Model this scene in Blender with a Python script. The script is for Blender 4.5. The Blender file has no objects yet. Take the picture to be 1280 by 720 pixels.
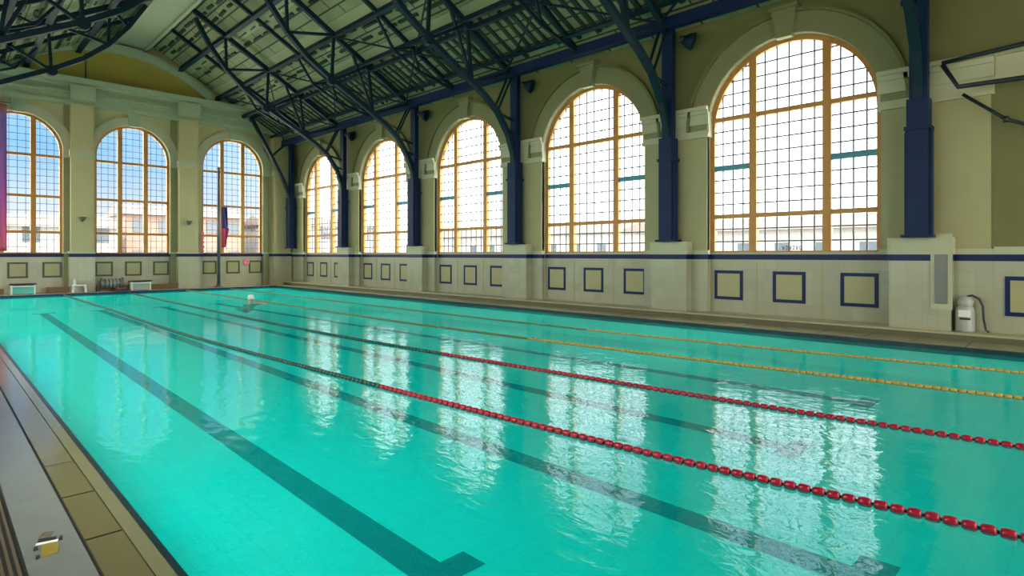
import bpy, bmesh, math, random
from mathutils import Vector, Matrix
random.seed(7)
S = bpy.context.scene
COL = S.collection
PI = math.pi

# ------------------------------------------------------------------ helpers
class MB:
    """collects simple shapes; build() links them as ONE mesh object"""
    def __init__(self): self.v = []; self.f = []; self.sm = []
    def add(self, vs, fs, smooth=False):
        o = len(self.v); self.v += [tuple(p) for p in vs]
        for q in fs: self.f.append(tuple(i + o for i in q)); self.sm.append(smooth)
        return self
    def box(self, x0, x1, y0, y1, z0, z1):
        vs = [(x, y, z) for x in (x0, x1) for y in (y0, y1) for z in (z0, z1)]
        return self.add(vs, [(0,1,3,2),(4,6,7,5),(0,4,5,1),(2,3,7,6),(0,2,6,4),(1,5,7,3)])
    def bar(self, p, q, w, h, up=(0,0,1)):
        p, q = Vector(p), Vector(q); d = (q - p).normalized(); u = Vector(up)
        if abs(d.dot(u)) > .98: u = Vector((0,1,0))
        s = d.cross(u).normalized(); u = s.cross(d).normalized()
        vs = []
        for c in (p, q):
            for a, b in ((-1,-1),(1,-1),(1,1),(-1,1)): vs.append(c + s*(a*w/2) + u*(b*h/2))
        return self.add(vs, [(0,3,2,1),(4,5,6,7),(0,1,5,4),(1,2,6,5),(2,3,7,6),(3,0,4,7)])
    def polybar(self, pts, w, h, up=(0,1,0)):
        """rectangular section swept along a polyline; w along 'up', h in the plane of the line"""
        pts = [Vector(p) for p in pts]; u = Vector(up); vs = []; n = len(pts)
        for i in range(n):
            d = (pts[min(i+1,n-1)] - pts[max(i-1,0)]).normalized(); s = d.cross(u).normalized()
            for a, b in ((-1,-1),(1,-1),(1,1),(-1,1)): vs.append(pts[i] + s*(a*h/2) + u*(b*w/2))
        fs = [(0,3,2,1), tuple(4*(n-1)+k for k in range(4))]
        for i in range(n-1):
            for k in range(4): fs.append((4*i+k, 4*i+(k+1)%4, 4*i+4+(k+1)%4, 4*i+4+k))
        return self.add(vs, fs)
    def tube(self, pts, r, n=10):
        pts = [Vector(p) for p in pts]; m = len(pts); vs = []
        rs = r if isinstance(r, (list, tuple)) else [r]*m
        ref = Vector((0,0,1))
        for i in range(m):
            d = (pts[min(i+1,m-1)] - pts[max(i-1,0)]).normalized()
            s = d.cross(ref)
            if s.length < .1: s = d.cross(Vector((0,1,0)))
            s.normalize(); u = s.cross(d)
            for k in range(n):
                t = 2*PI*k/n; vs.append(pts[i] + (s*math.cos(t) + u*math.sin(t))*rs[i])
        fs = [tuple(range(n))[::-1], tuple((m-1)*n + k for k in range(n))]
        for i in range(m-1):
            for k in range(n): fs.append((i*n+k, i*n+(k+1)%n, (i+1)*n+(k+1)%n, (i+1)*n+k))
        return self.add(vs, fs, True)
    def lathe(self, prof, c=(0,0,0), n=20, axis='z', smooth=True):
        """prof = [(r, h), ...]"""
        vs = []; c = Vector(c)
        for r, h in prof:
            for k in range(n):
                t = 2*PI*k/n; a, b = r*math.cos(t), r*math.sin(t)
                vs.append(c + Vector({'z':(a,b,h),'y':(a,h,b),'x':(h,a,b)}[axis]))
        m = len(prof); fs = [tuple(range(n))[::-1], tuple((m-1)*n+k for k in range(n))]
        for i in range(m-1):
            for k in range(n): fs.append((i*n+k, i*n+(k+1)%n, (i+1)*n+(k+1)%n, (i+1)*n+k))
        return self.add(vs, fs, smooth)
    def prism(self, poly, f0, f1):
        """poly = 2-D points; f0/f1 map a 2-D point to the two faces"""
        n = len(poly); vs = [f0(p) for p in poly] + [f1(p) for p in poly]
        fs = [tuple(range(n))[::-1], tuple(range(n, 2*n))]
        for k in range(n): fs.append((k, (k+1)%n, n+(k+1)%n, n+k))
        return self.add(vs, fs)
    def ring(self, inner, outer, f0, f1):
        """open ring between two equally long 2-D polylines, given thickness"""
        n = len(inner); vs = [f(p) for f in (f0, f1) for pl in (inner, outer) for p in pl]
        fs = [(0, n, 3*n, 2*n), (n-1, 3*n-1, 4*n-1, 2*n-1)]
        for i in range(n-1):
            fs += [(i, i+1, n+i+1, n+i), (2*n+i, 3*n+i, 3*n+i+1, 2*n+i+1),
                   (i, 2*n+i, 2*n+i+1, i+1), (n+i, n+i+1, 3*n+i+1, 3*n+i)]
        return self.add(vs, fs)
    def build(self, name, mat, parent=None, bevel=0, recalc=True):
        me = bpy.data.meshes.new(name); me.from_pydata(self.v, [], self.f); me.update()
        if recalc:
            bm = bmesh.new(); bm.from_mesh(me); bmesh.ops.recalc_face_normals(bm, faces=bm.faces); bm.to_mesh(me); bm.free()
        for i, p in enumerate(me.polygons): p.use_smooth = self.sm[i]
        me.materials.append(mat)
        o = bpy.data.objects.new(name, me); COL.objects.link(o)
        if parent: o.parent = parent
        if bevel:
            m = o.modifiers.new('bevel', 'BEVEL'); m.width = bevel; m.segments = 2; m.limit_method = 'ANGLE'
        return o

def tag(o, label=None, cat=None, group=None, kind=None):
    if label: o['label'] = label
    if cat: o['category'] = cat
    if group: o['group'] = group
    if kind: o['kind'] = kind
    return o
def empty(name, loc=(0,0,0), rz=0):
    o = bpy.data.objects.new(name, None); COL.objects.link(o)
    o.location = loc; o.rotation_euler = (0,0,rz); o.empty_display_size = .2
    return o
def struct(o, label=None, cat=None): return tag(o, label, cat, kind='structure')
def copy_tree(o, parent=None):
    c = o.copy(); COL.objects.link(c)
    if parent: c.parent = parent
    for ch in [k for k in bpy.data.objects if k.parent == o]: copy_tree(ch, c)
    return c

# ------------------------------------------------------------------ materials
def new_mat(name):
    m = bpy.data.materials.new(name); m.use_nodes = True
    nt = m.node_tree; return m, nt, nt.nodes['Principled BSDF'], nt.nodes['Material Output']
def mat(name, c, rough=.6, metal=0, var=.12, scale=2.5, bump=0, spec=.5, c2=None):
    m, nt, b, out = new_mat(name); N = nt.nodes; L = nt.links
    b.inputs['Roughness'].default_value = rough; b.inputs['Metallic'].default_value = metal
    b.inputs['Specular IOR Level'].default_value = spec
    tc = N.new('ShaderNodeTexCoord'); no = N.new('ShaderNodeTexNoise')
    no.inputs['Scale'].default_value = scale; no.inputs['Detail'].default_value = 5
    L.new(tc.outputs['Object'], no.inputs['Vector'])
    mx = N.new('ShaderNodeMix'); mx.data_type = 'RGBA'
    lo = c2 or tuple(v*(1-var) for v in c); hi = c if c2 else tuple(min(1, v*(1+var)) for v in c)
    mx.inputs['A'].default_value = (*lo, 1); mx.inputs['B'].default_value = (*hi, 1)
    L.new(no.outputs['Fac'], mx.inputs['Factor']); L.new(mx.outputs['Result'], b.inputs['Base Color'])
    if bump:
        bp = N.new('ShaderNodeBump'); bp.inputs['Strength'].default_value = bump; bp.inputs['Distance'].default_value = .01
        L.new(no.outputs['Fac'], bp.inputs['Height']); L.new(bp.outputs['Normal'], b.inputs['Normal'])
    return m
def tile_mat(name, c, grout, bw, bh, mortar=.006, rough=.35, axis='xy', var=.06, offset=0):
    """rectangular tiles with grout lines; axis picks the two world axes of the tiling"""
    m, nt, b, out = new_mat(name); N = nt.nodes; L = nt.links
    b.inputs['Roughness'].default_value = rough
    tc = N.new('ShaderNodeTexCoord'); sp = N.new('ShaderNodeSeparateXYZ'); cb = N.new('ShaderNodeCombineXYZ')
    L.new(tc.outputs['Object'], sp.inputs[0])
    L.new(sp.outputs['XYZ'.index(axis[0].upper())], cb.inputs[0]); L.new(sp.outputs['XYZ'.index(axis[1].upper())], cb.inputs[1])
    br = N.new('ShaderNodeTexBrick'); br.offset = offset
    br.inputs['Color1'].default_value = (*[v*(1-var) for v in c], 1); br.inputs['Color2'].default_value = (*[min(1,v*(1+var)) for v in c], 1)
    br.inputs['Mortar'].default_value = (*grout, 1); br.inputs['Scale'].default_value = 1
    br.inputs['Brick Width'].default_value = bw; br.inputs['Row Height'].default_value = bh; br.inputs['Mortar Size'].default_value = mortar
    L.new(cb.outputs[0], br.inputs['Vector']); L.new(br.outputs['Color'], b.inputs['Base Color'])
    return m

M = {}
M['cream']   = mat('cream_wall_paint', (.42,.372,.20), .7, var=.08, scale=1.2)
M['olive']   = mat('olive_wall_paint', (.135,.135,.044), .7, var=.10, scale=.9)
M['tymp']    = mat('mustard_gable_paint', (.33,.27,.045), .7, var=.08)
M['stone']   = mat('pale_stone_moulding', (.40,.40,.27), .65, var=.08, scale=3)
M['cornice'] = mat('pale_green_cornice_paint', (.30,.37,.25), .6, var=.08, scale=3)
M['dado']    = tile_mat('off_white_dado_tile', (.33,.33,.235), (.295,.295,.21), .3, .3, .006, .3, 'yz')
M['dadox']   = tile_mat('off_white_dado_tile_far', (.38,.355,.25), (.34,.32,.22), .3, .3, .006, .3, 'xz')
M['inset']   = mat('yellow_green_inset_tile', (.33,.31,.15), .35, var=.06)
M['navy']    = mat('navy_band_tile', (.006,.014,.075), .4, var=.2, spec=.2)
M['navy2']   = mat('dark_olive_border_tile', (.055,.060,.030), .4, var=.2)
M['frame']   = mat('ochre_window_wood', (.44,.20,.040), .5, var=.15, scale=6)
M['teal']    = mat('teal_painted_metal', (.008,.20,.27), .4)
M['muntin']  = mat('grey_glazing_bar', (.09,.11,.13), .5)
M['steel']   = mat('dark_blue_painted_steel', (.003,.018,.030), .55, var=.3, scale=3, spec=.2)
M['steelb']  = mat('navy_painted_steel', (.004,.017,.060), .55, var=.25, scale=3, spec=.2)
M['box']     = mat('grey_green_ridge_paint', (.27,.32,.22), .6, var=.08)
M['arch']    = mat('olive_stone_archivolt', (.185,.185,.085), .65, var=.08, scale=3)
M['reveal']  = mat('cream_window_reveal', (.50,.46,.30), .6, var=.06)
M['wline']   = mat('dark_teal_waterline_tile', (.004,.022,.032), .3)
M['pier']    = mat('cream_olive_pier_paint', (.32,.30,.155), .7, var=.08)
M['shade']   = mat('olive_shade_strip', (.21,.21,.10), .7, var=.08)
M['boards']  = mat('plain_roof_boards', (.28,.32,.185), .7, var=.1, scale=3)
M['riser']   = mat('dark_olive_riser_stone', (.085,.085,.04), .5)
M['skirt']   = mat('brown_skirting_tile', (.14,.065,.018), .4)
M['coping']  = tile_mat('cream_coping_slab', (.29,.28,.165), (.12,.12,.07), .95, .9, .012, .22, 'xy')
M['tread']   = mat('cream_step_stone', (.34,.32,.19), .35, var=.1, scale=4)
M['strip']   = mat('grey_white_deck_strip', (.165,.18,.168), .22, var=.12, scale=5)
M['dtile']   = tile_mat('olive_buff_deck_tile', (.125,.115,.055), (.02,.02,.012), .9, .5, .014, .16, 'yx', var=.1)
M['edge']    = mat('buff_pool_edge_tile', (.15,.15,.08), .2, var=.1)
M['gap']     = mat('dark_joint', (.008,.010,.008), .6)
M['grate']   = tile_mat('brown_slatted_grate', (.10,.075,.045), (.008,.006,.004), 8.0, .035, .010, .5, 'yx')
M['rededge'] = mat('red_float_plastic', (.33,.004,.026), .3, var=.15, scale=20)
M['green']   = mat('dark_green_float_plastic', (.012,.05,.035), .35, var=.2, scale=20)
M['gold']    = mat('gold_float_plastic', (.46,.27,.045), .35, var=.15, scale=20)
M['olivef']  = mat('olive_float_plastic', (.16,.14,.04), .35, var=.2, scale=20)
M['cable']   = mat('dark_cable', (.02,.02,.02), .5)
M['mark']    = mat('dark_blue_lane_tile', (.008,.035,.075), .4, var=.12, scale=4)
M['white']   = mat('white_plastic', (.72,.72,.68), .35, var=.05)
M['wgrey']   = mat('pale_grey_plastic', (.34,.35,.31), .35, var=.08)
M['dark']    = mat('black_rubber', (.012,.012,.014), .5)
M['blockt']  = mat('teal_block_panel', (.10,.42,.36), .35)
M['metal']   = mat('brushed_steel', (.17,.17,.16), .5, metal=.6, var=.2)
M['polem']   = mat('grey_metal_pole', (.10,.11,.12), .4, metal=.4)
M['red']     = mat('dull_red_plastic', (.35,.06,.05), .4)
M['pink']    = mat('pink_cloth', (.80,.20,.30), .7)
M['navycl']  = mat('navy_cloth', (.05,.04,.22), .8)
M['redcl']   = mat('red_cloth', (.55,.06,.14), .8)
M['skin']    = mat('skin', (.55,.33,.23), .5, var=.06)
M['suit']    = mat('dark_swimsuit', (.02,.03,.05), .6)
M['yellow']  = mat('yellow_paint', (.22,.17,.02), .5)
M['bpaint']  = mat('black_paint', (.012,.012,.012), .5)
M['brownp']  = mat('brown_paint', (.13,.09,.05), .5)
M['bld']     = mat('pale_facade_render', (.13,.125,.13), .8)
M['bld2']    = mat('pink_brown_facade', (.13,.075,.062), .8)
M['bwin']    = mat('facade_window_glass', (.03,.04,.055), .2)
M['broof']   = mat('facade_roof', (.07,.05,.045), .8)
M['ground']  = mat('outdoor_paving', (.50,.48,.42), .8)
M['pipe']    = mat('black_iron_pipe', (.010,.014,.020), .45)

def stripe_mat():
    m, nt, b, out = new_mat('purple_to_pink_stripe'); N = nt.nodes; L = nt.links
    b.inputs['Roughness'].default_value = .8
    tc = N.new('ShaderNodeTexCoord'); sp = N.new('ShaderNodeSeparateXYZ'); L.new(tc.outputs['Generated'], sp.inputs[0])
    r = N.new('ShaderNodeValToRGB'); L.new(sp.outputs[2], r.inputs[0])
    r.color_ramp.elements[0].color = (.55,.08,.14,1); r.color_ramp.elements[1].color = (.55,.16,.06,1)
    e = r.color_ramp.elements.new(.45); e.color = (.24,.06,.30,1)
    e = r.color_ramp.elements.new(.9); e.color = (.20,.12,.42,1)
    L.new(r.outputs[0], b.inputs['Base Color']); return m
M['stripe'] = stripe_mat()

def roof_mat():
    m, nt, b, out = new_mat('green_grey_roof_boards'); N = nt.nodes; L = nt.links
    b.inputs['Roughness'].default_value = .75
    tc = N.new('ShaderNodeTexCoord'); sp = N.new('ShaderNodeSeparateXYZ'); cb = N.new('ShaderNodeCombineXYZ')
    L.new(tc.outputs['Object'], sp.inputs[0]); L.new(sp.outputs[1], cb.inputs[0]); L.new(sp.outputs[0], cb.inputs[1])
    br = N.new('ShaderNodeTexBrick'); br.offset = .37
    br.inputs['Color1'].default_value = (.25,.29,.15,1); br.inputs['Color2'].default_value = (.33,.37,.20,1)
    br.inputs['Mortar'].default_value = (.03,.045,.025,1); br.inputs['Scale'].default_value = 1
    br.inputs['Brick Width'].default_value = 1.6; br.inputs['Row Height'].default_value = .42; br.inputs['Mortar Size'].default_value = .03
    L.new(cb.outputs[0], br.inputs['Vector'])
    no = N.new('ShaderNodeTexNoise'); no.inputs['Scale'].default_value = 1.4; no.inputs['Detail'].default_value = 6
    L.new(tc.outputs['Object'], no.inputs['Vector'])
    mx = N.new('ShaderNodeMix'); mx.data_type = 'RGBA'; mx.blend_type = 'MULTIPLY'; mx.inputs['Factor'].default_value = .5
    L.new(br.outputs['Color'], mx.inputs['A']); L.new(no.outputs['Color'], mx.inputs['B'])
    L.new(mx.outputs['Result'], b.inputs['Base Color']); return m
M['roof'] = roof_mat()
M['batten'] = mat('dark_green_roof_batten', (.015,.03,.02), .7, var=.3)

def glass_mat():
    m = bpy.data.materials.new('window_pane_glass'); m.use_nodes = True; nt = m.node_tree; N = nt.nodes; L = nt.links
    N.remove(N['Principled BSDF']); out = N['Material Output']
    t = N.new('ShaderNodeBsdfTransparent'); t.inputs[0].default_value = (.93,.96,.97,1)
    g = N.new('ShaderNodeBsdfGlossy'); g.inputs['Roughness'].default_value = .05
    f = N.new('ShaderNodeFresnel'); f.inputs[0].default_value = 1.08
    mx = N.new('ShaderNodeMixShader'); L.new(f.outputs[0], mx.inputs[0]); L.new(t.outputs[0], mx.inputs[1]); L.new(g.outputs[0], mx.inputs[2])
    L.new(mx.outputs[0], out.inputs[0]); return m
M['glass'] = glass_mat()

def water_mat():
    m = bpy.data.materials.new('turquoise_pool_water'); m.use_nodes = True; nt = m.node_tree; N = nt.nodes; L = nt.links
    N.remove(N['Principled BSDF']); out = N['Material Output']
    tc = N.new('ShaderNodeTexCoord')
    def noise(sc, stretch, rot, det=2):
        mp = N.new('ShaderNodeMapping'); mp.inputs['Scale'].default_value = stretch; mp.inputs['Rotation'].default_value = (0,0,rot)
        n = N.new('ShaderNodeTexNoise'); n.inputs['Scale'].default_value = sc; n.inputs['Detail'].default_value = det
        n.inputs['Distortion'].default_value = .6
        L.new(tc.outputs['Object'], mp.inputs[0]); L.new(mp.outputs[0], n.inputs['Vector']); return n
    a = noise(1.3, (1,1,1), .6); b = noise(8.0, (1,.5,1), .9, 3)
    # calmer towards the left end of the pool, livelier beside the near windows
    mu = N.new('ShaderNodeMath'); mu.operation = 'MULTIPLY'; mu.inputs[1].default_value = .48
    L.new(b.outputs['Fac'], mu.inputs[0])
    ad = N.new('ShaderNodeMath'); ad.operation = 'ADD'; L.new(a.outputs['Fac'], ad.inputs[0]); L.new(mu.outputs[0], ad.inputs[1])
    bp = N.new('ShaderNodeBump'); bp.inputs['Strength'].default_value = 1.0; bp.inputs['Distance'].default_value = WAVE
    sx = N.new('ShaderNodeSeparateXYZ'); L.new(tc.outputs['Object'], sx.inputs[0])
    ms = N.new('ShaderNodeMath'); ms.operation = 'MULTIPLY_ADD'; ms.inputs[1].default_value = -.25; L.new(sx.outputs[1], ms.inputs[0]); L.new(sx.outputs[0], ms.inputs[2])
    mr = N.new('ShaderNodeMapRange'); L.new(ms.outputs[0], mr.inputs[0])
    for i_, v_ in enumerate((-4, 7, .35, 1.0)): mr.inputs[i_+1].default_value = v_
    L.new(mr.outputs[0], bp.inputs['Strength'])
    L.new(ad.outputs[0], bp.inputs['Height'])
    t = N.new('ShaderNodeBsdfTransparent'); t.inputs[0].default_value = (.08,.94,.91,1)
    g = N.new('ShaderNodeBsdfGlossy'); g.inputs['Roughness'].default_value = .02
    f = N.new('ShaderNodeFresnel'); f.inputs[0].default_value = 1.5
    L.new(bp.outputs[0], g.inputs['Normal']); L.new(bp.outputs[0], f.inputs['Normal'])
    cap = N.new('ShaderNodeMath'); cap.operation = 'MINIMUM'; cap.inputs[1].default_value = .22; L.new(f.outputs[0], cap.inputs[0])
    d = N.new('ShaderNodeBsdfDiffuse'); d.inputs[0].default_value = (.003,.69,.65,1)      # faintly milky water
    m0 = N.new('ShaderNodeMixShader'); m0.inputs[0].default_value = .26; L.new(t.outputs[0], m0.inputs[1]); L.new(d.outputs[0], m0.inputs[2])
    mx = N.new('ShaderNodeMixShader'); L.new(cap.outputs[0], mx.inputs[0]); L.new(m0.outputs[0], mx.inputs[1]); L.new(g.outputs[0], mx.inputs[2])
    L.new(mx.outputs[0], out.inputs[0]); return m
WAVE = .011
M['water'] = water_mat()
M['pool'] = tile_mat('pale_aqua_pool_tile', (.75,.90,.84), (.66,.82,.77), .25, .25, .006, .4, 'xy', var=.02)

# ------------------------------------------------------------------ the place: dimensions (metres, water surface z = 0)
XR, XL, YF, YB = 15.75, -1.05, 35.05, -7.0       # inner wall faces
XC = 7.35                                        # ridge line
KY = [2.75] + [2.55 + 6.35*k for k in range(1, 6)]           # steel frames
WY = [5.70 + 6.35*k for k in range(5)]           # window centres on the long walls
HW, SPR = 2.15, 5.45                             # half width and spring height of a long-wall window
FX, FHW, FSPR = [2.92, 7.5, 12.42], 1.66, 6.85   # windows of the end wall
PX0, PX1, PY0, PY1 = .99, 14.25, -.6, 33.9       # pool
DK, TR = .10, .27                                # deck height, step height on the right
PD = -.60                                        # pool floor
rz = lambda x: 8.6 + .58*(7.75 - abs(x - XC))     # rafter line

def arc(c, zs, r, n=28, a0=PI, a1=0): return [(c + r*math.cos(a0+(a1-a0)*i/n), zs + r*math.sin(a0+(a1-a0)*i/n)) for i in range(n+1)]

def arch_wall(name, P, wins, hw, spr, s0, s1, z0, ztop, depth, material):
    mb = MB(); rv = MB()
    def quad(a, b, c, d, mb=mb): mb.add([P(*a), P(*b), P(*c), P(*d)], [(0,1,2,3)])
    def plain(a, b):
        n = max(1, int((b-a)/1.0))
        for i in range(n):
            x, y = a+(b-a)*i/n, a+(b-a)*(i+1)/n
            quad((x,z0,0),(y,z0,0),(y,ztop(y),0),(x,ztop(x),0))
    cur = s0
    for c in wins:
        plain(cur, c-hw); A = arc(c, spr, hw)
        for (x, z), (x2, z2) in zip(A, A[1:]):
            quad((x,z,0),(x2,z2,0),(x2,ztop(x2),0),(x,ztop(x),0))
            quad((x,z,0),(x,z,-depth),(x2,z2,-depth),(x2,z2,0), rv)
        for x in (c-hw, c+hw): quad((x,z0,0),(x,z0,-depth),(x,spr,-depth),(x,spr,0), rv)
        cur = c+hw
    plain(cur, s1)
    o = mb.build(name, material, recalc=False); rv.build('window_reveal', M['reveal'], o, recalc=False); return o

PR = lambda s, z, n: (XR - n, s, z)      # right wall: n points into the room
PL = lambda s, z, n: (XL + n, s, z)
PF = lambda s, z, n: (s, YF - n, z)
PBk = lambda s, z, n: (s, YB + n, z)

gz = lambda x: rz(x) + .55
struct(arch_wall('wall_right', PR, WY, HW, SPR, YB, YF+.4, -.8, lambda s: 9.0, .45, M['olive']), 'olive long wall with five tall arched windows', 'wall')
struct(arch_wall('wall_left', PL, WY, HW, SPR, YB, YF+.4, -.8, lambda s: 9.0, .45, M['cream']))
struct(arch_wall('wall_far', PF, FX, FHW, FSPR, XL-.5, XR+.5, -.8, gz, .45, M['cream']), 'cream end wall with three arched windows', 'wall')
struct(arch_wall('wall_back', PBk, FX, FHW, FSPR, XL-.5, XR+.5, -.8, gz, .45, M['cream']))

# ------------------------------------------------------------------ windows
def make_window(name, hw, spr, z0, mull, trans, vents, gx, gzs, fw=.13, bw=.018):
    """window in local coordinates: x along the wall, z up, y = depth (0 = outer plane)"""
    w = empty(name)
    top = lambda x: spr + math.sqrt(max(0, hw*hw - x*x))
    fr = MB()
    f0 = lambda p: (p[0], -.07, p[1]); f1 = lambda p: (p[0], .07, p[1])
    fr.ring(arc(0, spr, hw-fw), arc(0, spr, hw+.01), f0, f1)
    for sx in (-1, 1): fr.box(min(sx*hw, sx*(hw-fw)), max(sx*hw, sx*(hw-fw)), -.07, .07, z0, spr)
    fr.box(-hw, hw, -.07, .07, z0, z0+.07)
    fr.build('frame', M['frame'], w)
    for x in mull: MB().box(x-.10, x+.10, -.085, .085, z0+.07, top(abs(x)+.05)-fw*.6).build('mullion', M['frame'], w)
    for z in trans:
        x = hw-fw if z <= spr else math.sqrt((hw-fw)**2 - (z-spr)**2)
        MB().box(-x, x, -.075, .075, z-.06, z+.06).build('transom', M['frame'], w)
    for x0, x1, z in vents: MB().box(x0, x1, -.06, .06, z-.075, z+.075).build('vent_bar', M['teal'], w)
    g = MB()
    for x in gx: g.box(x-bw, x+bw, -.01, .01, z0+.07, top(abs(x))-.09)
    for z in gzs:
        x = hw-.1 if z <= spr else math.sqrt(max(.01, (hw-.1)**2 - (z-spr)**2))
        g.box(-x, x, -.01, .01, z-bw, z+bw)
    g.build('glazing_bars', M['muntin'], w)
    pl = MB(); A = arc(0, spr, hw-.06)
    poly = [(-hw+.06, z0+.03)] + A + [(hw-.06, z0+.03)]
    pl.add([(p[0], .0, p[1]) for p in poly], [tuple(range(len(poly)))]); pl.build('glass', M['glass'], w)
    return struct(w)

gx_long = [-.62,-.31,0,.31,.62,  -1.225,-1.51,-1.80, 1.225,1.51,1.80]
gz_long = [2.26,2.61] + [3.31+.345*i for i in range(7)] + [6.06+.345*i for i in range(4)]
zw = 1.93
wl = make_window('window_1', HW, SPR, zw, (-.93,.93), (2.97,5.72), ((-2.02,-1.0,4.34),(1.0,2.02,4.34)), gx_long, gz_long)
wl.location = (XR+.25, WY[0], 0); wl.rotation_euler = (0,0,-PI/2)
names = ['second nearest', 'middle', 'second farthest', 'farthest']
wl['label'] = 'large arched window with ochre frame on the long wall, nearest the camera'; wl['category'] = 'window'
n = 2
for i, y in enumerate(WY[1:]):
    c = copy_tree(wl); c.name = 'window_%d' % n; n += 1; c.location = (XR+.25, y, 0); c['label'] = 'arched ochre-framed window on the long wall, %s of five' % names[i]
for i, y in enumerate(WY):
    c = copy_tree(wl); c.name = 'window_%d' % n; n += 1; c.location = (XL-.25, y, 0); c.rotation_euler = (0,0,PI/2); c['label'] = 'arched window on the left long wall behind the camera'
gx_far = [-1.35,-1.07,-.82,-.30,0,.30,.82,1.07,1.35]
gz_far = [2.25,2.6] + [3.28,3.62,3.96,4.30] + [4.98+.32*i for i in range(5)] + [6.88+.32*i for i in range(5)]
wf = make_window('window_%d' % n, FHW, FSPR, zw, (-.57,.57), (2.95,4.65,6.57), (), gx_far, gz_far, .11, .011); n += 1
wf.location = (FX[0], YF+.25, 0); wf['label'] = 'arched window of the end wall at the left edge of view'; wf['category'] = 'window'
for i, x in enumerate(FX[1:]):
    c = copy_tree(wf); c.name = 'window_%d' % n; n += 1; c.location = (x, YF+.25, 0)
    c['label'] = ['middle arched window of the end wall', 'arched window of the end wall behind the flagpole'][i]
for x in FX:
    c = copy_tree(wf); c.name = 'window_%d' % n; n += 1; c.location = (x, YB-.25, 0); c['label'] = 'arched window of the end wall behind the camera'

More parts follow.
